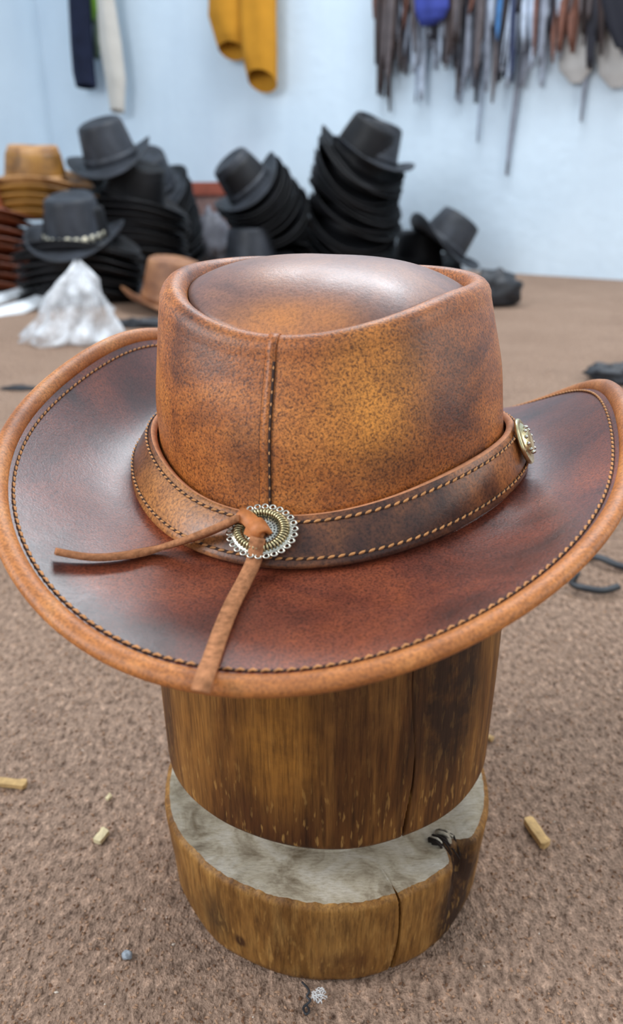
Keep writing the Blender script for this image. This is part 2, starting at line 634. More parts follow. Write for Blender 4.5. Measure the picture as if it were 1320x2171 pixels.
V, F = strip([p + q * 0.0002 for p, q in zip(path, nn)], nn, 0.0040, 0.0007)
seam = obj('seam_strip', V, F, M_crown, hat)
f2, n2 = seam_pos(572, 582)
groove('stitch_groove', f2, n2, 0.0010, M_dark, seam, 0.02, 0.98, 60, 0.0004)
stitch_row('seam_stitching', lambda s: f2(s) + n2(s) * 0.0002, n2, 0.0022, 0.0020, 0.0007, M_thread, seam, ph0=0.02, ph1=0.98, n=200)
f3, n3 = seam_pos(551, 563)
groove('stitch_groove', f3, n3, 0.0006, M_dark, seam, 0.02, 0.98, 60, 0.0002)

# surfaces for laying things on the hat
def bvh_of(objs):
    V = []
    F = []
    for o in objs:
        b = len(V)
        off = wpos(o)
        V += [v.co + off for v in o.data.vertices]
        F += [tuple(i + b for i in p.vertices) for p in o.data.polygons]
    return BVHTree.FromPolygons(V, F)
BV = bvh_of([brim, band] + [c for c in hat.children if c.name.startswith(('crown', 'brim_b'))])
def on_hat(px, py, lift=0.0):
    d = ray(px, py).normalized()
    h, n, i, dist = BV.ray_cast(CAM, d)
    if n.dot(d) > 0:
        n = -n
    return h + n * lift, n

# concho with scalloped lace edge
def basis(n):
    u = Vector((0, 0, 1)) - n * n.z
    u.normalize()
    return u.cross(n).normalized(), u, n
def place(Vl, c, X, Y, Z):
    return [c + X * v[0] + Y * v[1] + Z * v[2] for v in Vl]
def torus(R, r, n=48, m=8, c=(0, 0, 0), ridge=0, amp=0.0):
    rows = []
    for i in range(n):
        a = 2 * PI * i / n
        rr = r * (1 + (amp if (ridge and i % 2) else 0))
        rows.append([(c[0] + (R + rr * math.cos(q)) * math.cos(a), c[1] + (R + rr * math.cos(q)) * math.sin(a), c[2] + rr * math.sin(q)) for q in [2 * PI * k / m for k in range(m)]])
    V = [v for r_ in rows for v in r_]
    F = []
    for i in range(n):
        for j in range(m):
            a, b = i * m, ((i + 1) % n) * m
            F.append((a + j, b + j, b + (j + 1) % m, a + (j + 1) % m))
    return V, F
def ball(c, r, n=6):
    return lathe([(r * math.cos(-PI / 2 + PI * k / 4), r * math.sin(-PI / 2 + PI * k / 4)) for k in (0.15, 1, 2, 3, 3.85)], n, c)
cc, cn = on_hat(559, 1134, 0.0008)
cn = (cn + Vector((0, 0, 0.42))).normalized()
cX, cY, cZ = basis(cn)
cc = cc + cZ * 0.0016
cX = cX * 1.04
cY = cY * 0.90
concho = obj('concho', place(lathe([(0.0105, 0), (0.0113, 0.0004), (0.0108, 0.0011), (0.006, 0.0013), (0.0019, 0.0010), (0.0019, 0.0)], 64)[0], cc, cX, cY, cZ), lathe([(0.0105, 0), (0.0113, 0.0004), (0.0108, 0.0011), (0.006, 0.0013), (0.0019, 0.0010), (0.0019, 0.0)], 64, cap=False)[1], M_silver, hat)
concho['label'] = 'antiqued silver concho with scalloped edge and brass rope ring'
for k in range(26):
    a = 2 * PI * k / 26
    V, F = torus(0.00105, 0.00042, 10, 5, (0.0118 * math.cos(a), 0.0118 * math.sin(a), 0.0008))
    obj('scallop', place(V, cc, cX, cY, cZ), F, M_silver, concho)
V, F = torus(0.0083, 0.0013, 64, 8, (0, 0, 0.0014))
obj('rope_core', place(V, cc, cX, cY, cZ), F, M_concho_dark, concho)
parts = []
for k in range(46):
    a = 2 * PI * k / 46
    e_ = Vector((math.cos(a), math.sin(a), 0))
    parts.append(tube([e_ * 0.0066 + Vector((0, 0, 0.0016)), e_ * 0.0074 + Vector((0, 0, 0.0027)), e_ * 0.0084 + Vector((0, 0, 0.0031)), e_ * 0.0094 + Vector((0, 0, 0.0025)), e_ * 0.0100 + Vector((0, 0, 0.0012))], 0.00044, 6))
V, F = join(parts)
o = obj('rope_ring', place(V, cc, cX, cY, cZ), F, M_brass, concho)
o['kind'] = 'stuff'
V, F = lathe([(0.0067, 0.0012), (0.0064, 0.0019), (0.0030, 0.0021), (0.0022, 0.0018), (0.0022, 0.0010)], 48, cap=False)
obj('filigree_bed', place(V, cc, cX, cY, cZ), F, M_silver, concho)
for R_, cnt, rb in ((0.0060, 30, 0.00040), (0.0048, 24, 0.00038), (0.0036, 18, 0.00038)):
    V, F = join([ball((R_ * math.cos(2 * PI * k / cnt), R_ * math.sin(2 * PI * k / cnt), 0.0020), rb) for k in range(cnt)])
    o = obj('filigree_dots', place(V, cc, cX, cY, cZ), F, M_concho_dark, concho)
    o['kind'] = 'stuff'
# plain domed concho further round the band
c2, n2_ = on_hat(1103, 938, 0.0008)
dX, dY, dZ = basis(n2_)
prof = [(0.0100, 0.0), (0.0104, 0.0008), (0.0100, 0.0016), (0.0090, 0.0018), (0.0084, 0.0015), (0.0074, 0.0022), (0.0050, 0.0036), (0.0025, 0.0042), (0.0004, 0.0044)]
V, F = lathe(prof, 48)
cb = obj('button_concho', place(V, c2, dX, dY, dZ), F, M_brass, hat)
cb['label'] = 'domed brass button concho on the band'
for k in range(12):
    a = 2 * PI * k / 12
    V, F = ball((0.0058 * math.cos(a), 0.0058 * math.sin(a), 0.0032), 0.0009)
    obj('petal', place(V, c2, dX, dY, dZ), F, M_silver, cb)

# suede lace knotted through the concho
def lace(name, pts, wid, th, nrm_mix=None):
    P = []
    N = []
    for (px, py, lift) in pts:
        if lift is None:
            P.append(hitz(px, py, P[-1].z - 0.0026))
            N.append(Vector((-0.1, -0.6, 0.8)))
            continue
        p, n = on_hat(px, py)
        q = p + Vector((0, 0, lift))
        # keep the pixel: slide to the viewing ray at the lifted height
        q = hitz(px, py, q.z) if ray(px, py).z < -0.02 else q
        P.append(q)
        N.append(n)
    path = catmull(P, 8)
    nr = catmull(N, 8)
    if nrm_mix:
        nr = [(n * (1 - nrm_mix) + Vector((0.05, 0.36, 0.92)) * nrm_mix).normalized() for n in nr]
    V, F = strip(path, nr, wid, th)
    return obj(name, V, F, M_suede, hat)
# knot wraps
kc = cc + cZ * 0.0036
V, F = strip(catmull([cc + cX * -0.0094 + cY * 0.0046 + cZ * 0.0036, cc + cX * -0.005 + cY * 0.0022 + cZ * 0.0052, cc + cX * -0.0008 + cY * -0.0012 + cZ * 0.0044, cc + cX * 0.0016 + cY * -0.002 + cZ * 0.002], 6), [cZ] * 19, 0.0056, 0.0016)
obj('lace_knot', V, F, plain('lace_smooth_side', srgb(190, 116, 62), 0.6, var=0.25, scale=250), hat)
V, F = strip(catmull([cc + cX * 0.0022 + cY * 0.0006 + cZ * 0.0022, cc + cX * 0.0012 + cY * -0.0004 + cZ * 0.0058, cc + cX * -0.0012 + cY * -0.0026 + cZ * 0.0056, cc + cX * -0.0024 + cY * -0.0050 + cZ * 0.0030], 6), [cZ] * 19, 0.0060, 0.0016)
obj('lace_knot', V, F, bpy.data.materials['lace_smooth_side'], hat)
lace('lace', [(546, 1140, 0.0040), (539, 1185, 0.0026), (520, 1228, 0.0026), (493, 1280, 0.0020), (470, 1335, 0.0018), (449, 1395, 0.0018), (436, 1430, 0.0042), (425, 1466, None)], 0.0054, 0.0018)
lace('lace', [(506, 1098, 0.0040), (455, 1122, 0.0030), (400, 1143, 0.0026), (330, 1164, 0.0024), (260, 1178, 0.0024), (190, 1181, 0.0026), (118, 1169, 0.0032)], 0.0050, 0.0024, 1.0)

# ------------------------------------------------------------------ the wooden block
def wood_mat(name, dark, mid, light, spots=(), zscale=0.07, seed=0.0, nick=0.5, n0=0.0895, n1=0.14):
    t = NT(name)
    v = t.coord()
    vs = t.coord((1, 1, zscale))
    a = t.noise(vs, 160, 4, 0.65, 0.2)
    b = t.noise(t.coord((1, 1, 0.35)), 22 + seed, 4, 0.6, 0.5)
    c = t.mix(0.55, t.ramp(a, [(0.34, dark), (0.50, mid), (0.64, light)]), t.ramp(b, [(0.33, dark), (0.52, mid), (0.68, light)]))
    for (cc_, pos, r0, r1, st, amt) in spots:
        wv = t.noise(v, 90, 4, 0.65)
        mk = t.math('MULTIPLY', t.spot(v, pos, r0, r1, st), t.math('MULTIPLY', wv, 2 * amt))
        mk.node.use_clamp = True
        c = t.mix(mk, c, cc_)
    nk = t.noise(t.coord((1, 1, 0.22)), 420, 2, 0.5)
    lowm = t.n('ShaderNodeMapRange')
    sx = t.n('ShaderNodeSeparateXYZ')
    t.l(v, sx.inputs[0])
    t.l(sx.outputs['Z'], lowm.inputs['Value'])
    lowm.inputs['From Min'].default_value = n0
    lowm.inputs['From Max'].default_value = n1
    lowm.inputs['To Min'].default_value = nick
    lowm.inputs['To Max'].default_value = nick * 0.12
    nm = t.math('MULTIPLY', t.ramp(nk, [(0.60, (0, 0, 0)), (0.68, (1, 1, 1))]), lowm.outputs['Result'])
    c = t.mix(nm, c, srgb(196, 150, 84))
    t.col(c)
    fg = t.noise(t.coord((1, 1, 0.05)), 700, 3, 0.7)
    c = t.mix(0.7, c, t.ramp(fg, [(0.34, (0.45, 0.42, 0.4)), (0.5, (1, 1, 1)), (0.66, (1.3, 1.3, 1.25))]), 'MULTIPLY')
    t.col(c)
    t.set(Roughness=0.55, Specular_IOR_Level=0.25)
    t.bump(t.mix(0.5, a, nk), 0.3, 0.0008)
    return t.m
def cyl_ang(px, py, r):
    p = hitcyl(px, py, r, BY)
    return math.atan2(p.y - BY, p.x)
def blk(px, py, r=0.09):
    return hitcyl(px, py, r, BY) - Vector((0, BY, 0))
block = empty('hat_block', (0, BY, 0), 'round two-tier wooden hat block with waisted neck, cracked and stained, under the leather hat', 'hat block')
M_wood = wood_mat('block_wood', srgb(42, 23, 10), srgb(94, 57, 24), srgb(148, 102, 50), spots=[
    (srgb(46, 28, 18), blk(960, 1470), 0.010, 0.034, (1, 1, 0.5), 0.95),
    (srgb(70, 40, 20), blk(700, 1480), 0.010, 0.05, (1, 1, 0.7), 0.6),
    (srgb(74, 40, 18), blk(560, 1740), 0.012, 0.05, (1, 1, 1.6), 0.6),
    (srgb(156, 104, 42), blk(590, 1580), 0.004, 0.03, (1, 1, 0.5), 0.6),
    (srgb(140, 92, 40), blk(420, 1560), 0.004, 0.03, (1, 1, 0.5), 0.5)])
M_wood2 = wood_mat('base_wood', srgb(78, 48, 20), srgb(132, 90, 42), srgb(170, 126, 68), spots=[
    (srgb(48, 30, 20), blk(975, 1900, 0.093), 0.008, 0.030, (1, 1, 0.5), 1.1),
    (srgb(70, 42, 20), blk(508, 1998, 0.093), 0.001, 0.005, (1, 1, 0.8), 1.2),
    (srgb(80, 44, 20), blk(730, 2040, 0.092), 0.004, 0.022, (1, 1, 1.4), 0.7),
    (srgb(70, 48, 26), blk(455, 1940, 0.093), 0.003, 0.016, (1, 1, 0.6), 0.8)], zscale=0.2, seed=5, nick=0.35, n0=0.0, n1=0.09)
def grey_wood():
    t = NT('worn_grey_wood')
    v = t.coord()
    a = t.noise(v, 45, 5, 0.65, 0.8)
    c = t.ramp(a, [(0.30, srgb(120, 104, 82)), (0.48, srgb(180, 168, 146)), (0.70, srgb(206, 198, 184))])
    g = t.noise(t.coord((1, 3.5, 1)), 260, 4, 0.7)
    c = t.mix(0.6, c, t.ramp(g, [(0.3, (0.55, 0.5, 0.45)), (0.5, (1, 1, 1)), (0.7, (1.2, 1.2, 1.2))]), 'MULTIPLY')
    t.col(c)
    t.set(Roughness=0.8, Specular_IOR_Level=0.25)
    t.bump(g, 0.5, 0.001)
    return t.m
M_grey = grey_wood()
M_crack = plain('crack_shadow_wood', srgb(30, 18, 10), 0.9)
ca_up = cyl_ang(862, 1740, 0.09)
ca_lo = cyl_ang(835, 1980, 0.093)
ca_nt = cyl_ang(984, 1800, 0.0935)
NB = 420
ang = [2 * PI * j / NB for j in range(NB)]
for c_ in (ca_up, ca_lo):
    ang += [(c_ + 0.0025 * k) % (2 * PI) for k in range(-20, 21)]
ang = sorted(ang)
NB = len(ang)
def dang(a, b):
    return (a - b + PI) % (2 * PI) - PI
ZH = 0.0895
def head_r(r, z, a):
    d = dang(a, ca_up + 0.02 * math.sin(z * 60))
    dep = 0.0014 if z > 0.14 else 0.0014 + 0.003 * (0.14 - z) / 0.05
    if z < 0.215 and r > 0.06:
        r -= dep * (0.5 if z > 0.14 else 1.5) * max(0, 1 - abs(d) / (0.0045 + (0.007 * max(0, 0.14 - z) / 0.05)))
        r += wob((math.cos(a), math.sin(a), z * 6), 2.5, 0.0010)
    return r
prof = [(0.05, ZH), (0.084, ZH - 0.0003), (0.0882, ZH + 0.0006), (0.0898, ZH + 0.003)] + [(0.0900 + 0.0008 * math.sin(PI * k / 24), ZH + 0.005 + 0.11 * k / 24) for k in range(25)] + [(0.086, 0.224), (0.077, 0.250), (0.066, 0.285), (0.050, 0.311), (0.02, 0.317)]
def head_pt(r, z, a):
    sh = -0.012 * min(1, max(0, (z - 0.19) / 0.05))
    q = head_r(r, z, a)
    return (q * math.cos(a), BY + sh + q * math.sin(a), z)
rows = [[head_pt(r, z, a) for a in ang] for r, z in prof]
V, F = grid(rows)
F.append(tuple(range(NB))[::-1])
F.append(tuple((len(rows) - 1) * NB + j for j in range(NB)))
obj('block_head', V, F, M_wood, block)
V, F = lathe([(0.060, 0.0570), (0.050, 0.064), (0.046, 0.076), (0.046, ZH)], 64, (0, BY, 0), cap=False)
obj('neck', V, F, M_grey, block)
def base_r(r, z, a):
    if r > 0.07:
        d = dang(a, ca_lo + 0.03 * math.sin(z * 50))
        wd = 0.006 + 0.008 * max(0, 1 - z / 0.05)
        r -= (0.006 + 0.006 * max(0, 1 - z / 0.045)) * max(0, 1 - abs(d) / wd)
        d2 = dang(a, ca_nt)
        if z > 0.02:
            k = max(0, 1 - abs(d2) / 0.12) * min(1, (z - 0.02) / 0.035)
            r -= 0.014 * k * (0.7 + 0.6 * mnoise.noise(Vector((a * 40, z * 60, 2))))
        r += wob((math.cos(a), math.sin(a), z * 8), 3, 0.0012) + wob((math.cos(a), math.sin(a), z * 4), 14, 0.0004)
    return r
prof = [(0.05, 0.0), (0.0885, 0.0), (0.0905, 0.0022), (0.0915, 0.006)] + [(0.0920 + 0.0024 * k / 12, 0.011 + 0.044 * k / 12) for k in range(13)] + [(0.0938, 0.0575), (0.0915, 0.0588)]
rows = [[(base_r(r, z, a) * math.cos(a), BY + base_r(r, z, a) * math.sin(a), z + ((wob((math.cos(a), math.sin(a), 0), 20, 0.0012) + wob((math.cos(a), math.sin(a), 0), 60, 0.0006)) if z > 0.057 else 0)) for a in ang] for r, z in prof]
V, F = grid(rows)
F.append(tuple(range(NB))[::-1])
obj('block_base', V, F, M_wood2, block)
ro = rows[-1]
prof2 = [(0.94, 0.0583), (0.85, 0.0572), (0.78, 0.0570), (0.70, 0.0570), (0.60, 0.0578)]
rows2 = [ro] + [[(p[0] * s, BY + (p[1] - BY) * s, z + wob((p[0] * s, p[1] * s, 0), 70, 0.0011)) for p in ro] for s, z in prof2]
V, F = grid(rows2)
o = obj('worn_shoulder', V, F, M_grey, block)
o['label'] = 'worn greyish top of the base below the neck'
# raised splinters at the notch, most coloured with the dark gap's shade
random.seed(4)
for k in range(12):
    a = ca_nt + random.uniform(-0.07, 0.07)
    r0, r1 = random.uniform(0.074, 0.080), random.uniform(0.086, 0.091)
    a2 = a + random.uniform(-0.03, 0.03)
    pth = [Vector((r0 * math.cos(a), BY + r0 * math.sin(a), 0.0575)), Vector((0.5 * (r0 + r1) * math.cos(a), BY + 0.5 * (r0 + r1) * math.sin(a), 0.0595)), Vector((r1 * math.cos(a2), BY + r1 * math.sin(a2), random.uniform(0.045, 0.055)))]
    V, F = tube(catmull(pth, 3), random.uniform(0.0008, 0.0016), 5, lambda t: 1 - 0.7 * t)
    obj('splinter', V, F, M_crack if k % 3 else M_grey, block)

# ------------------------------------------------------------------ background hats
def bg_hat_parts():
    n = 56
    A = [2 * PI * j / n for j in range(n)]
    def ov(ax, ay, z, dent=0.0):
        return [(ax * math.cos(a), ay * math.sin(a), z) for a in A]
    cz = lambda a, base, amp: base + amp * math.cos(2 * a)
    rows = [ov(0.086, 0.103, 0.0), ov(0.084, 0.101, 0.02), ov(0.078, 0.094, 0.06)]
    rows += [[(0.071 * math.cos(a), 0.086 * math.sin(a), 0.100 + 0.004 * abs(math.sin(a))) for a in A]]
    rows += [[(0.068 * math.cos(a), 0.083 * math.sin(a), 0.108 + 0.005 * abs(math.sin(a))) for a in A]]
    rows += [[(0.062 * math.cos(a), 0.077 * math.sin(a), 0.111 + 0.005 * abs(math.sin(a))) for a in A]]
    rows += [[(0.055 * math.cos(a), 0.070 * math.sin(a), 0.108 + 0.004 * abs(math.sin(a))) for a in A]]
    rows += [[(0.035 * math.cos(a), 0.048 * math.sin(a), 0.104) for a in A], [(0.010 * math.cos(a), 0.014 * math.sin(a), 0.103) for a in A]]
    V, F = grid(rows, flip=False)
    F.append(tuple((len(rows) - 1) * n + j for j in range(n)))
    crown = (V, F)
    def bp(a, t, off):
        ex = 0.152
        ey = 0.192
        r0 = (0.085 * math.cos(a), 0.102 * math.sin(a))
        r1 = (ex * math.cos(a), ey * math.sin(a))
        rise = 0.034 * max(0, math.cos(a) ** 2) - 0.014 * math.sin(a) ** 2
        z = rise * t ** 1.9 - 0.004 * math.sin(PI * t)
        k = 1 - 0.10 * (t ** 2) * math.cos(a) ** 2
        return ((r0[0] + (r1[0] - r0[0]) * t) * k, r0[1] + (r1[1] - r0[1]) * t, z + off)
    rows = [[bp(a, k / 7, 0) for a in A] for k in range(8)] + [[bp(a, k / 7, -0.004) for a in A] for k in range(7, -1, -1)]
    rows.append(rows[0])
    V, F = grid(rows, flip=True)
    brimm = (V, F)
    rows = [ov(0.0865, 0.1035, 0.001), ov(0.0885, 0.1055, 0.003), ov(0.0860, 0.103, 0.022), ov(0.0835, 0.1005, 0.023)]
    bandm = grid(rows)
    return crown, brimm, bandm
CP, BP, DP = bg_hat_parts()
def black_mat(name, c, rough):
    return leather(name, tuple(x * 0.6 for x in c), c, tuple(x * 1.5 for x in c), scale=12, rough=rough, grain=0.3, gs=300, bs=0.2, spec=0.3)
M_black = black_mat('black_leather', (0.006, 0.0062, 0.008), 0.55)
M_grey_top = black_mat('faded_black_leather', (0.030, 0.034, 0.043), 0.50)
M_tan = leather('tan_leather', srgb(140, 98, 58), srgb(176, 130, 80), srgb(196, 152, 104), scale=12, rough=0.5, grain=0.3, gs=300)
M_ochre = leather('ochre_leather', srgb(112, 76, 28), srgb(146, 102, 40), srgb(164, 118, 52), scale=12, rough=0.5, grain=0.3, gs=300)
M_brown = leather('chestnut_leather', srgb(92, 42, 20), srgb(122, 60, 30), srgb(150, 82, 44), scale=12, rough=0.5, grain=0.3, gs=300)
HATM = {}
def hat_meshes(mat, key):
    if key not in HATM:
        HATM[key] = [mesh('crown', *CP, mat), mesh('brim', *BP, mat), mesh('hat_band', *DP, mat)]
    return HATM[key]
def put_hat(key, mat, loc, rot, label, group=None, scale=1.08):
    r = empty('stacked_hat', loc, label, 'hat', group)
    r.rotation_euler = rot
    r.scale = (scale, scale, scale)
    for nm, me in zip(('crown', 'brim', 'hat_band'), hat_meshes(mat, key)):
        link(nm, me, r)
    return r
ORD = ['first', 'second', 'third', 'fourth', 'fifth', 'sixth', 'seventh', 'eighth', 'ninth', 'tenth', 'eleventh', 'twelfth', 'thirteenth', 'fourteenth', 'fifteenth', 'sixteenth', 'seventeenth', 'eighteenth', 'nineteenth', 'twentieth', 'twenty-first', 'twenty-second', 'twenty-third', 'twenty-fourth']
def stack(base, n, pitch, key, mat, what, below, group, tilt0=(0, 0), tilt1=(0, 0), yaw=0.0, jit=0.03, lean=(0, 0), z0=0.022, scale=1.08, seed=1):
    """hats nested one over the other; returns the position above the last one"""
    random.seed(seed)
    p = Vector((base.x, base.y, z0))
    e = None
    for k in range(n):
        t = k / max(1, n - 1)
        e = Euler((tilt0[0] + (tilt1[0] - tilt0[0]) * t + random.uniform(-jit, jit), tilt0[1] + (tilt1[1] - tilt0[1]) * t + random.uniform(-jit, jit), yaw + random.uniform(-3 * jit, 3 * jit)))
        put_hat(key, mat, p.copy(), e, what + ', ' + ORD[n - 1 - k] + ' below ' + below, group, scale * random.uniform(0.97, 1.03))
        ax = e.to_matrix() @ Vector((0, 0, 1))
        p = p + ax * pitch + Vector((lean[0], lean[1], 0)) * pitch
        p += Vector((random.uniform(-jit, jit) * 0.12, random.uniform(-jit, jit) * 0.12, 0))
    return p, e

# left: chestnut stack with tan hats on top
b = at(-34, 620, 2.9)
p, e = stack(b, 9, 0.030, 'brown', M_brown, 'chestnut brown leather hat', 'the ochre hats', 'chestnut hats in one stack', yaw=PI / 2 + 0.2, seed=2, scale=1.12)
q = at(84, 452, 3.05)
p, e = stack(q, 4, 0.027, 'ochre', M_ochre, 'ochre leather hat', 'the plain tan hat with tall crown', 'ochre hats under the tan hat', (0.02, -0.12), (0.02, -0.12), PI / 2 + 0.1, z0=q.z, seed=3, scale=1.15)
put_hat('tan', M_tan, p, Euler((0.02, -0.10, PI / 2 + 0.05)), 'tan leather hat with plain tall crown, topmost on the ochre hats', None, 1.04)

# hat with medallion band on its stack
b = at(172, 612, 2.66)
p, e = stack(b, 8, 0.0225, 'black', M_black, 'black leather hat', 'the hat with silver medallions', 'black hats below the medallion hat', (0, 0), (0.06, -0.05), 0.1 + PI / 2, seed=5, scale=1.08)
mh = put_hat('grey', M_grey_top, p, Euler((0.18, -0.04, 0.04)), 'charcoal leather hat with a band of silver medallions, topmost on its stack', None, 1.12)
M_med = plain('medallion_metal', (0.75, 0.70, 0.55), 0.35, 1.0, var=0.3, scale=100)
for k in range(15):
    a = -PI / 2 + (k - 7) * 0.26
    big = k == 7
    R = (0.0895, 0.1065)
    nrm = Vector((math.cos(a) / R[0], math.sin(a) / R[1], 0)).normalized()
    nrm = (nrm + Vector((0, 0, 0.15))).normalized()
    X, Y, Z = basis(nrm)
    c = Vector((R[0] * math.cos(a), R[1] * math.sin(a), 0.013))
    rr = 0.013 if big else 0.010
    V, F = lathe([(rr * 0.9, 0.0), (rr, 0.001), (rr * 0.75, 0.0025), (rr * 0.6, 0.0018), (rr * 0.3, 0.0035)], 16)
    me = mesh('medallion', place(V, c, X, Y, Z), F, M_med)
    link('medallion', me, mh)

# charcoal hat high on the second stack, leaning pile beside it
b = at(285, 590, 3.2)
p, e = stack(b, 13, 0.024, 'black', M_black, 'black leather hat', 'the smooth charcoal hat with curled brim', 'black hats under the smooth charcoal hat', (0, 0), (0.20, -0.30), 0.4 + PI / 2, lean=(-0.02, -0.02), seed=7, scale=1.18)
tp = at(236, 338, 3.1)
put_hat('grey', M_grey_top, tp, Euler((0.20, -0.24, 0.12)), 'smooth charcoal hat with curled brim, topmost of the black hats behind the medallion hat', None, 1.14)
b = at(366, 590, 3.62)
p, e = stack(b, 15, 0.0225, 'black', M_black, 'black leather hat', 'the half hidden charcoal hat of the leaning stack', 'black hats in the leaning stack', (0, -0.05), (0.46, -0.25), 0.1 + PI / 2 * 0, lean=(0.0, 0.12), seed=8, scale=1.2)
put_hat('grey', M_grey_top, p, Euler((0.42, -0.1, 0.1)), 'charcoal hat half hidden by its brim, topmost of the leaning black stack', None, 1.2)

# middle: tipped nest of hats resting on hats on the floor
b = at(532, 585, 3.1)
stack(b, 2, 0.027, 'black', M_black, 'black hat on the floor', 'the dull charcoal hat under the tipped nest', 'black hats under the tipped nest', yaw=0.3, scale=1.15, seed=14)
put_hat('grey', M_grey_top, Vector((b.x, b.y, 0.076)), Euler((0, 0, 0.3)), 'dull charcoal hat on two black ones under the tipped nest', None, 1.15)
b2 = at(626, 585, 3.52)
stack(b2, 4, 0.027, 'black', M_black, 'black hat', 'the black hats on their side, beside the tallest stack', 'black hats between the nest and the tallest stack', yaw=1.2, scale=1.1, seed=15)
p = at(528, 396, 3.2)
tl = Euler((0.16, -0.68, 0.10))
ax = tl.to_matrix() @ Vector((0, 0, 1))
for k in range(1, 9):
    e_ = Euler((tl[0] + 0.02 * math.sin(k * 2.1), tl[1] + 0.015 * k, tl[2] + 0.05 * math.sin(k)))
    put_hat('black', M_black, p - ax * (0.0225 * k) + Vector((0.004 * math.sin(3 * k), 0, 0.003 * math.cos(2 * k))), e_, 'black hat in the nest on its side, ' + ORD[k - 1] + ' behind the outermost charcoal hat', 'tipped nest of black hats', 1.12)
put_hat('grey', M_grey_top, p, tl, 'charcoal hat outermost of the tipped nest of black hats', None, 1.08)

# tall stack
b = at(742, 590, 3.2)
p, e = stack(b, 22, 0.0208, 'black', M_black, 'black hat', 'the charcoal top hat of the tallest stack', 'black hats in the tallest stack', (0.10, 0.05), (0.22, 0.50), 0.15, jit=0.05, lean=(-0.20, 0.0), seed=11, scale=1.27)
put_hat('grey', M_grey_top, p + Vector((0.045, 0, -0.012)), Euler((0.06, 0.30, 0.2)), 'charcoal hat topmost of the tallest stack', None, 1.12)

# right: hats on the floor by the wall
b = at(884, 575, 3.36)
stack(b, 2, 0.027, 'black', M_black, 'black hat lying flat', 'the charcoal hat tipped by the wall foot', 'black hats by the foot of the wall', yaw=0.5, scale=1.15, seed=16)
pp = at(936, 520, 3.22)
put_hat('grey', M_grey_top, pp, Euler((0.15, 0.62, 0.3)), 'charcoal hat tipped over the black hats by the foot of the wall', None, 1.12)

# brown hat behind the leather hat
b = hitz(350, 668)
put_hat('tanbrown', leather('dusty_brown_leather', srgb(120, 80, 56), srgb(150, 104, 72), srgb(172, 124, 88), scale=12, rough=0.6, grain=0.3, gs=300), Vector((b.x, b.y + 0.15, 0.02)), Euler((0.05, 0.08, 0.5)), 'dusty brown hat lying on the floor before the leaning black stack', None, 1.12)

# ------------------------------------------------------------------ other background things
def lump(name, c, sx, sy, sz, mat, label, cat, seed=0, amp=0.25, n=28, m=14, freq=2.2, group=None, fold=0.0):
    rows = []
    for i in range(m + 1):
        th = PI * i / m
        row = []
        for j in range(n):
            a = 2 * PI * j / n
            d = Vector((math.sin(th) * math.cos(a), math.sin(th) * math.sin(a), -math.cos(th)))
            k = 1 + amp * mnoise.fractal(d * freq + Vector((seed, 0, 0)), 0.8, 2.0, 4) + fold * math.sin(7 * a + 3 * th + seed)
            row.append((c[0] + d.x * sx * k, c[1] + d.y * sy * k, max(0.001, c[2] + d.z * sz * k)))
        rows.append(row)
    V, F = grid(rows)
    o = obj(name, V, F, mat, loc=(c[0], c[1], 0))
    tag(o, label, cat, group)
    return o
M_scrap = plain('black_scrap', (0.018, 0.02, 0.025), 0.55, var=0.3, scale=30)
c = hitz(1055, 652)
lump('leather_scrap', (c.x - 0.01, c.y + 0.05, 0.045), 0.085, 0.07, 0.06, M_scrap, 'crumpled black leather scraps heaped on the floor right of the crown', 'leather scrap', 3, 0.45)
c = hitz(318, 640)
lump('leather_scrap', (c.x, c.y, 0.02), 0.05, 0.05, 0.04, M_scrap, 'small crumpled dark scrap before the dusty brown hat', 'leather scrap', 5, 0.5)
c = hitz(300, 692)
lump('leather_scrap', (c.x, c.y, 0.006), 0.075, 0.03, 0.014, M_scrap, 'flat dark scrap on the floor by the plastic bag', 'leather scrap', 6, 0.5)
c = hitz(1318, 806)
lump('leather_scrap', (c.x, c.y, 0.012), 0.065, 0.05, 0.022, M_scrap, 'flat black scrap on the floor beyond the raised brim', 'leather scrap', 8, 0.4)
c = hitz(42, 826)
lump('leather_scrap', (c.x, c.y, 0.003), 0.035, 0.012, 0.005, M_scrap, 'thin dark sliver on the floor left of the curled brim', 'leather scrap', 9, 0.4)
# red box and grey sack between the stacks
def boxm(c, sx, sy, sz, rz=0.0, bev=0.004):
    bm = bmesh.new()
    bmesh.ops.create_cube(bm, size=1)
    for v in bm.verts:
        v.co = Vector((v.co.x * sx, v.co.y * sy, v.co.z * sz))
    bmesh.ops.bevel(bm, geom=bm.edges[:], offset=bev, segments=2, affect='EDGES')
    R = Matrix.Rotation(rz, 3, 'Z')
    V = [R @ v.co + Vector(c) for v in bm.verts]
    F = [tuple(v.index for v in f.verts) for f in bm.faces]
    bm.free()
    return V, F
c = at(452, 400, 4.1)
rb = empty('storage_box', (c.x, c.y, 0), 'dull red lidded box standing behind the black hats', 'box')
hh = c.z + 0.03
V, F = boxm((c.x, c.y, hh / 2 - 0.02), 0.24, 0.2, hh - 0.04, 0.2)
obj('box_body', V, F, plain('box_body', srgb(140, 110, 104), 0.7, var=0.2), rb, smooth=False)
V, F = boxm((c.x, c.y, hh - 0.03), 0.26, 0.22, 0.06, 0.2)
obj('box_lid', V, F, plain('box_lid', srgb(150, 76, 58), 0.6, var=0.2), rb, smooth=False)
c = at(448, 480, 3.85)
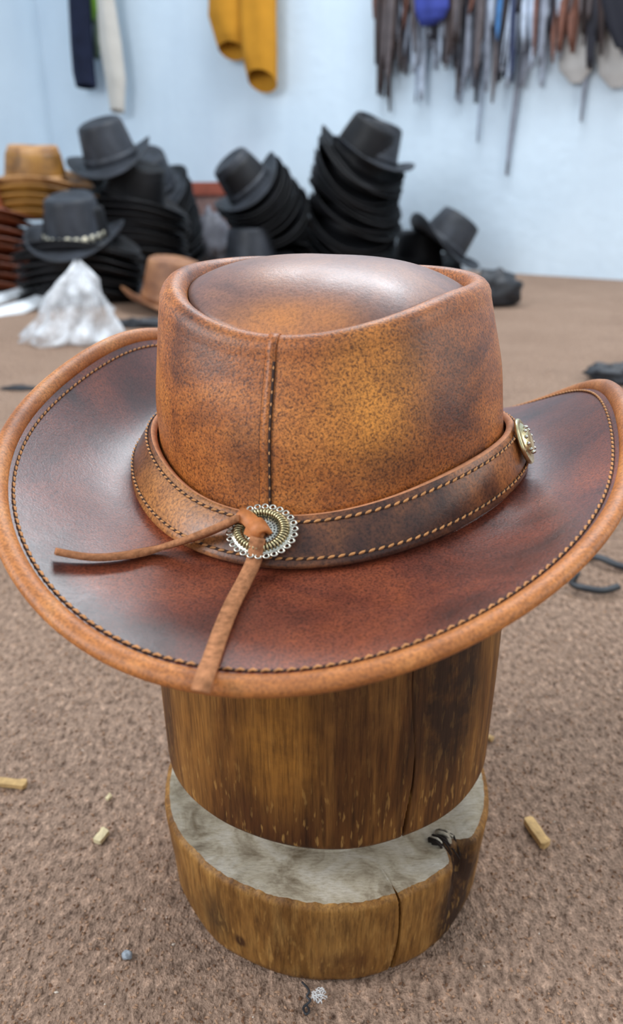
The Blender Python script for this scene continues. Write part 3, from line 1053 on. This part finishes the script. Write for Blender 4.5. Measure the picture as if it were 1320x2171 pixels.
lump('grey_sack', (c.x, c.y, 0.10), 0.08, 0.08, 0.13, plain('grey_sack', srgb(112, 112, 120), 0.6, var=0.4, scale=14), 'slumped grey sack in front of the red box', 'sack', 12, 0.35, fold=0.05)

# clear plastic bag
def bag():
    t = NT('clear_plastic')
    v = t.coord()
    t.col((0.86, 0.90, 0.95))
    t.set(Roughness=0.18, Specular_IOR_Level=0.8, Alpha=1.0)
    tr = t.n('ShaderNodeBsdfTransparent')
    mx = t.n('ShaderNodeMixShader')
    lw = t.noise(v, 16, 4, 0.65)
    f_ = t.ramp(lw, [(0.38, (0.22, 0.22, 0.22)), (0.62, (0.88, 0.88, 0.88))])
    t.l(f_, mx.inputs[0])
    t.l(tr.outputs[0], mx.inputs[1])
    t.l(t.b.outputs[0], mx.inputs[2])
    t.l(mx.outputs[0], t.out.inputs['Surface'])
    t.bump(t.noise(v, 45, 5, 0.7), 0.7, 0.01)
    return t.m
M_bag = bag()
bc = hitz(122, 738)
bc = Vector((bc.x, bc.y + 0.10, 0))
sc = 1.0
rows = []
prof = [(0.118, 0.003, 0.0), (0.122, 0.012, 0.0), (0.098, 0.030, 0.008), (0.080, 0.052, 0.020), (0.080, 0.074, 0.030), (0.078, 0.094, 0.034), (0.062, 0.118, 0.034), (0.044, 0.142, 0.036), (0.022, 0.166, 0.040), (0.006, 0.188, 0.042)]
n = 72
for i, (r, z, dx) in enumerate(prof):
    row = []
    for j in range(n):
        a = 2 * PI * j / n
        k = 1 + 0.34 * mnoise.fractal(Vector((math.cos(a) * 2.2, math.sin(a) * 2.2, z * 14)), 0.7, 2.0, 4) + 0.07 * math.sin(9 * a + z * 30)
        row.append((bc.x + dx + r * k * math.cos(a) * 1.0, bc.y + r * k * math.sin(a) * 0.75, max(0.002, z + 0.008 * math.sin(5 * a) * (1 if i > 1 else 0))))
    rows.append(row)
V, F = grid(rows)
F.append(tuple((len(rows) - 1) * n + j for j in range(n)))
tag(obj('plastic_bag', V, F, M_bag, loc=bc), 'crumpled clear plastic bag standing on the brown floor', 'plastic bag')
M_white = plain('white_plastic', (0.72, 0.76, 0.80), 0.4, var=0.12, scale=20)
for pts, lab in (([(-60, 640, 0.03), (0, 632, 0.03), (60, 616, 0.035), (118, 604, 0.045)], 'broad white plastic strip running towards the clear bag'),
                 ([(-50, 672, 0.006), (10, 662, 0.008), (60, 646, 0.02), (110, 622, 0.035)], 'narrow white plastic strip lying on the floor below the broad one')):
    path = catmull([hitz(px, py, z) for px, py, z in pts], 8)
    V, F = strip(path, [Vector((0.05, -0.75, 0.65))] * len(path), 0.05 if 'broad' in lab else 0.03, 0.003)
    tag(obj('plastic_strip', V, F, M_white, loc=path[0].xy.to_3d()), lab, 'plastic strip')

# ------------------------------------------------------------------ things hung on the wall
def cloth_tube(stations, mat, folds=5, amp=0.16, seed=0.0, slant=0.0, depth=0.55):
    """stations: (px left, px right, py, wall offset). Open sleeve with folds."""
    n = 48
    rows = []
    m = len(stations)
    for i, (xl, xr, py, off) in enumerate(stations):
        a = hitwall(xl, py, off)
        b = hitwall(xr, py, off)
        c = (a + b) / 2
        hw = (b - a).length / 2
        row = []
        for j in range(n):
            q = 2 * PI * j / n
            k = 1 + amp * math.sin(folds * q + seed + i * 0.5) * (0.5 + 0.5 * mnoise.noise(Vector((q, i * 0.4, seed))))
            p = c + WU * (hw * math.cos(q)) * (1 + 0.4 * (k - 1)) + WN * (hw * depth * math.sin(q) * k)
            if i == m - 1:
                p.z += slant * math.sin(q)
            row.append(p)
        rows.append(row)
    # interpolate rows
    out = []
    for i in range(m - 1):
        for k in range(6):
            t = k / 6
            out.append([rows[i][j].lerp(rows[i + 1][j], t) for j in range(n)])
    out.append(rows[-1])
    return grid(out)
M_must = plain('mustard_cloth', srgb(188, 132, 40), 0.85, var=0.12, scale=8, spec=0.2)
M_jean = plain('navy_denim', srgb(28, 34, 54), 0.85, var=0.3, scale=12, spec=0.2)
gr = hitwall(515, -60, 0.06)
must = empty('mustard_trousers', gr, 'mustard yellow trousers hanging on the white wall, legs open at the bottom', 'trousers')
V, F = cloth_tube([(452, 520, -150, 0.09), (446, 522, -40, 0.09), (445, 524, 30, 0.09), (458, 524, 75, 0.09), (466, 520, 108, 0.09)], M_must, 4, 0.12, 1.0, 0.035)
obj('trouser_leg', V, F, M_must, must)
V, F = cloth_tube([(505, 580, -150, 0.10), (508, 582, -30, 0.10), (510, 582, 50, 0.10), (516, 584, 120, 0.10), (527, 584, 172, 0.10)], M_must, 5, 0.12, 2.2, 0.045)
obj('trouser_leg', V, F, M_must, must)
gr = hitwall(170, -60, 0.06)
V, F = cloth_tube([(146, 190, -150, 0.10), (147, 190, 0, 0.10), (152, 194, 90, 0.10), (157, 198, 150, 0.10), (164, 202, 184, 0.10)], M_jean, 4, 0.16, 0.4, 0.01)
tag(obj('jeans_leg', V, F, M_jean, loc=gr), 'dark navy jeans leg hanging on the wall near the corner', 'jeans')
V, F = cloth_tube([(186, 216, -150, 0.06), (186, 212, -10, 0.06), (188, 206, 30, 0.06), (192, 204, 48, 0.06)], M_jean, 4, 0.16, 0.4, 0.01)
tag(obj('green_cloth', V, F, plain('green_cloth', srgb(110, 160, 50), 0.8, var=0.3, scale=14), loc=hitwall(200, -60, 0.06)), 'bright green cloth tail hanging beside the navy jeans', 'cloth')
V, F = cloth_tube([(196, 214, -150, 0.05), (198, 214, 40, 0.05), (198, 212, 90, 0.05), (200, 210, 122, 0.05)], M_jean, 4, 0.16, 1.4, 0.01)
tag(obj('dark_green_cloth', V, F, plain('dull_green_cloth', srgb(96, 116, 100), 0.8, var=0.3, scale=14), loc=hitwall(204, -60, 0.05)), 'dull grey-green cloth hanging between the jeans and the cream cloth', 'cloth')
V, F = cloth_tube([(200, 236, -150, 0.10), (208, 240, 0, 0.10), (214, 254, 90, 0.10), (228, 264, 170, 0.10), (236, 262, 236, 0.10)], M_jean, 4, 0.14, 2.0, 0.01)
tag(obj('cream_cloth', V, F, plain('cream_cloth', srgb(196, 192, 184), 0.85, var=0.08, scale=10), loc=hitwall(225, -60, 0.10)), 'long cream cloth hanging in a narrow fold on the wall', 'cloth')

# leather strips, cords and cloths on the right
PAL = {'dark brown': srgb(54, 40, 38), 'black': srgb(34, 34, 44), 'grey': srgb(132, 138, 152), 'pale': srgb(168, 180, 198), 'rust': srgb(108, 68, 54), 'navy': srgb(32, 44, 76), 'blue': srgb(52, 106, 160), 'taupe': srgb(88, 80, 82)}
SM = {k: plain('strip_' + k.replace(' ', '_'), v, 0.7, var=0.25, scale=30) for k, v in PAL.items()}
ADJ = {'dark brown': 'dark brown leather strip', 'black': 'black leather strip', 'grey': 'mid grey cord', 'pale': 'pale grey cord', 'rust': 'rust brown leather strip', 'navy': 'navy blue strip', 'blue': 'bright blue strip', 'taupe': 'taupe leather strip'}
random.seed(21)
def hang(px, yend, colr, wpx, off, label=None, where='in the bundle on the wall'):
    top_ = hitwall(px, -170, off)
    end = hitwall(px, yend, off)
    wid = wpx * (end - CAM).length / FPX
    N_ = 12
    path = []
    ph_ = random.uniform(0, 6)
    sw = random.uniform(-0.02, 0.02)
    for k in range(N_ + 1):
        t = k / N_
        path.append(Vector((end.x, end.y, top_.z + (end.z - top_.z) * t)) + WU * (sw * t * t + 0.006 * math.sin(ph_ + 5 * t)) + WN * (0.006 * math.sin(ph_ * 2 + 4 * t)))
    tw = random.uniform(-0.6, 0.6)
    nn_ = [(WN + WU * (tw * k / N_)).normalized() for k in range(N_ + 1)]
    V, F = strip(path, nn_, wid, min(0.004, wid * 0.5), lambda t: 1 if t < 0.8 else 1 - 0.5 * (t - 0.8) / 0.2)
    o = obj('leather_strip' if 'leather' in ADJ[colr] else 'hanging_cord', V, F, SM[colr], loc=path[0])
    tag(o, label or (ADJ[colr] + ' hanging ' + where), 'strip' if 'leather' in ADJ[colr] else 'cord', None if label else ADJ[colr] + 's ' + where)
for (x0, x1, cnt, cols, y0, y1, wp, wh) in (
        (797, 828, 9, ['dark brown', 'taupe', 'black', 'dark brown'], 150, 240, 9, 'directly above the tallest hat stack'),
        (830, 876, 10, ['dark brown', 'rust', 'taupe', 'grey'], 60, 160, 9, 'between the tallest hat stack and the blue cloth'),
        (876, 930, 9, ['pale', 'grey', 'pale'], 120, 220, 9, 'below the royal blue cloth'),
        (928, 972, 9, ['black', 'taupe', 'dark brown', 'grey'], 80, 180, 9, 'between the blue cloth and the long pale cord'),
        (965, 1050, 14, ['taupe', 'grey', 'pale', 'black', 'grey'], 70, 225, 8, 'around the long pale cord'),
        (1046, 1078, 7, ['navy', 'black', 'navy', 'taupe'], 100, 190, 8, 'beside the bright blue strip'),
        (1075, 1140, 10, ['grey', 'pale', 'black', 'pale'], 50, 200, 8, 'around the longest grey cord'),
        (1120, 1190, 9, ['grey', 'rust', 'black', 'pale'], 50, 150, 8, 'between the longest cord and the beige bag'),
        (1185, 1260, 13, ['black', 'rust', 'dark brown', 'black', 'taupe'], 50, 150, 9, 'in front of the beige bag'),
        (1255, 1330, 9, ['black', 'dark brown', 'grey'], 40, 130, 9, 'beside the black cloth')):
    cnt = int(cnt * 1.6)
    for k in range(cnt):
        hang(x0 + (x1 - x0) * (k + random.random() * 0.8) / cnt, y0 - 60 + (y1 - y0 + 60) * random.random() ** 0.8, random.choice(cols), wp * random.uniform(0.7, 1.7), random.uniform(0.015, 0.09), None, wh)
for k in range(34):
    hang(798 + 530 * (k + random.random()) / 34, random.uniform(10, 90), random.choice(['dark brown', 'black', 'taupe', 'black', 'rust']), random.uniform(9, 18), random.uniform(0.02, 0.09), None, 'short in the dense upper fringe of the bundle')
hang(1012, 302, 'pale', 7, 0.03, 'long pale grey cord ending beside the longest one')
hang(1083, 372, 'grey', 10, 0.03, 'longest grey cord, reaching lowest down the white wall')
hang(1232, 258, 'grey', 8, 0.03, 'grey cord hanging just below the beige bag')
hang(1056, 84, 'blue', 9, 0.11, 'bright blue strip standing out among the grey cords')
V, F = cloth_tube([(876, 944, -150, 0.12), (878, 948, -20, 0.12), (880, 950, 20, 0.12), (886, 940, 42, 0.12), (892, 920, 54, 0.12)], M_jean, 5, 0.14, 0.7, 0.0, 0.4)
tag(obj('blue_cloth', V, F, plain('royal_blue_cloth', srgb(44, 58, 138), 0.8, var=0.25, scale=14), loc=hitwall(912, -60, 0.12)), 'royal blue cloth hung over the leather strips', 'cloth')
V, F = cloth_tube([(1270, 1360, -150, 0.14), (1274, 1360, 0, 0.14), (1288, 1364, 60, 0.14), (1304, 1366, 100, 0.14)], M_jean, 5, 0.14, 0.7, 0.0, 0.4)
tag(obj('black_cloth', V, F, plain('black_cloth', srgb(16, 18, 32), 0.8), loc=hitwall(1316, -60, 0.14)), 'black cloth hanging over the end of the strips', 'cloth')
for (xl, xr, yt, yb, lab) in ((1178, 1262, 40, 176, 'beige cloth bag hanging behind the strips'), (1262, 1350, 60, 186, 'pale cloth bag hanging under the black cloth')):
    V, F = cloth_tube([(xl + 20, xr - 20, -150, 0.03), (xl + 10, xr - 10, yt - 40, 0.03), (xl, xr, yt + 40, 0.03), (xl + 6, xr - 6, yb - 30, 0.03), (xl + 30, xr - 30, yb, 0.03)], M_jean, 3, 0.06, 0.7, 0.0, 0.25)
    tag(obj('cloth_bag', V, F, plain('beige_bag', srgb(178, 176, 174), 0.85, var=0.08, scale=9), loc=hitwall((xl + xr) / 2, -60, 0.03)), lab, 'bag')

# ------------------------------------------------------------------ small things on the floor
M_chip = plain('wood_chip', srgb(186, 152, 100), 0.8, var=0.25, scale=160, bump=0.3, bscale=500, bdist=0.001)
M_chip2 = plain('pale_wood_chip', srgb(206, 190, 150), 0.8, var=0.2, scale=160)
def chip(p0, p1, wid, th, mat, label):
    a = hitz(*p0)
    b = hitz(*p1)
    d = (b - a).normalized()
    s = Vector((-d.y, d.x, 0))
    c = (a + b) / 2
    L = (b - a).length
    V = []
    F = []
    prof_ = [(-0.5, 0.30), (-0.46, 0.48), (-0.1, 0.52), (0.2, 0.47), (0.44, 0.5), (0.5, 0.2)]
    for z in (0.0012, 0.0012 + th):
        for x, y in prof_:
            V.append(c + d * (x * L) + s * (y * wid) + Vector((0, 0, z + (0.0012 if x > 0.3 else 0))))
        for x, y in reversed(prof_):
            V.append(c + d * (x * L) - s * (y * wid * 0.9) + Vector((0, 0, z)))
    n_ = len(prof_) * 2
    F = [tuple(range(n_))[::-1], tuple(n_ + j for j in range(n_))] + [(j, (j + 1) % n_, n_ + (j + 1) % n_, n_ + j) for j in range(n_)]
    tag(obj('wood_chip', V, F, mat, smooth=False, loc=Vector((c.x, c.y, 0))), label, 'wood chip')
chip((-22, 1662), (58, 1671), 0.0062, 0.0030, M_chip, 'long tan wood chip level with the neck of the block, at the frame edge')
chip((206, 1792), (226, 1768), 0.0058, 0.0030, M_chip2, 'small blocky pale wood chip on the open floor')
chip((227, 1700), (236, 1692), 0.0030, 0.0018, M_chip2, 'tiny wood crumb beyond the small blocky chip')
chip((1116, 1745), (1156, 1803), 0.0068, 0.0042, M_chip, 'straight beige wood chip lying right of the block base')
chip((1030, 1566), (1044, 1574), 0.0040, 0.0022, M_chip, 'tiny tan wood chip just right of the block head')
# black leather laces on the right
M_lace = plain('black_lace', (0.016, 0.018, 0.022), 0.5, var=0.3, scale=60)
def floor_lace(name, pts, wid, th, label, z=0.004):
    path = catmull([hitz(px, py, z + dz) for px, py, dz in pts], 8)
    V, F = strip(path, [Vector((0, -0.35, 0.93))] * len(path), wid, th)
    tag(obj(name, V, F, M_lace, loc=Vector((path[0].x, path[0].y, 0))), label, 'lace')
floor_lace('black_lace', [(1235, 1176, 0), (1275, 1184, 0.004), (1310, 1199, 0.002), (1350, 1208, 0)], 0.0068, 0.004, 'straight black leather lace on the floor beyond the brim')
floor_lace('black_lace', [(1196, 1208, 0.002), (1222, 1215, 0.012), (1212, 1236, 0.004), (1240, 1247, 0.004), (1280, 1252, 0.002), (1312, 1243, 0.004)], 0.0058, 0.004, 'curled black leather lace below the straight one')
# thread and fluff before the block
path = catmull([hitz(px, py, z) for px, py, z in ((640, 2082, 0.002), (655, 2100, 0.004), (650, 2112, 0.003), (657, 2122, 0.003), (643, 2136, 0.002), (648, 2150, 0.003), (655, 2143, 0.003), (650, 2132, 0.002))], 8)
V, F = tube(path, 0.0006, 6)
tag(obj('black_thread', V, F, M_lace, loc=Vector((path[0].x, path[0].y, 0))), 'curled black thread on the floor before the block base', 'thread')
c = hitz(676, 2120)
parts = []
random.seed(9)
for k in range(26):
    d = Vector((random.gauss(0, 1), random.gauss(0, 1), abs(random.gauss(0, 0.6)))).normalized()
    e_ = Vector((random.gauss(0, 1), random.gauss(0, 1), abs(random.gauss(0, 0.6)))).normalized()
    pth = catmull([Vector((c.x, c.y, 0.002)) + d * 0.003, Vector((c.x, c.y, 0.0035)) + (d + e_) * 0.002, Vector((c.x, c.y, 0.002)) + e_ * 0.0042], 4)
    parts.append(tube(pth, 0.0002, 4))
V, F = join(parts)
tag(obj('lint_fluff', V, F, plain('white_lint', (0.75, 0.75, 0.75), 0.9), loc=Vector((c.x, c.y, 0))), 'little tuft of white lint beside the black thread', 'lint')
c = hitz(270, 2031)
lump('pebble', (c.x, c.y, 0.0022), 0.0028, 0.0024, 0.0024, plain('grey_pebble', srgb(150, 158, 166), 0.5, var=0.4, scale=600), 'tiny blue-grey pebble on the floor before the chips', 'pebble', 4, 0.25, 14, 8)
# loose crumbs of the floor covering, past counting
random.seed(33)
parts = {0: ([], []), 1: ([], []), 2: ([], [])}
def crumb(p, s, key):
    V, F = parts[key]
    b = len(V)
    a0 = random.uniform(0, 6.28)
    el = random.uniform(0.7, 1.5)
    ca, sa = math.cos(a0), math.sin(a0)
    for (x, y, z) in ((1, 0, 0), (0, 0.7, 0), (-1, 0, 0), (0, -0.7, 0), (0.2, 0.1, 0.9)):
        x, y = x * el * s, y * s
        V.append((p[0] + x * ca - y * sa, p[1] + x * sa + y * ca, max(0.0002, p[2] + z * s * random.uniform(0.6, 1.2))))
    F += [(b, b + 1, b + 4), (b + 1, b + 2, b + 4), (b + 2, b + 3, b + 4), (b + 3, b, b + 4)]
for k in range(30000):
    y = -0.20 + 1.7 * random.random() ** 1.9
    hw = 0.16 + (y + 0.3436) * 0.46
    x = random.uniform(-hw, hw)
    if x * x + y * y < 0.083 ** 2:
        continue
    r_ = random.random()
    key = 0 if r_ < 0.35 else (1 if r_ < 0.994 else 2)
    crumb((x, y, 0.0003), random.uniform(0.0005, 0.0012) if key < 2 else random.uniform(0.0005, 0.0010), key)
root_c = None
for key, nm, mt in ((0, 'dark_floor_crumbs', plain('dark_crumb', srgb(118, 88, 68), 0.95, spec=0.1)), (1, 'brown_floor_crumbs', plain('brown_crumb', srgb(172, 138, 112), 0.95, spec=0.1)), (2, 'pale_floor_crumbs', plain('pale_crumb', srgb(214, 200, 184), 0.8))):
    o = obj(nm, *parts[key], mt, smooth=False)
    tag(o, {0: 'dark brown crumbs scattered all over the floor', 1: 'mid brown crumbs scattered all over the floor', 2: 'pale specks scattered thinly over the floor'}[key], 'crumbs', kind='stuff')
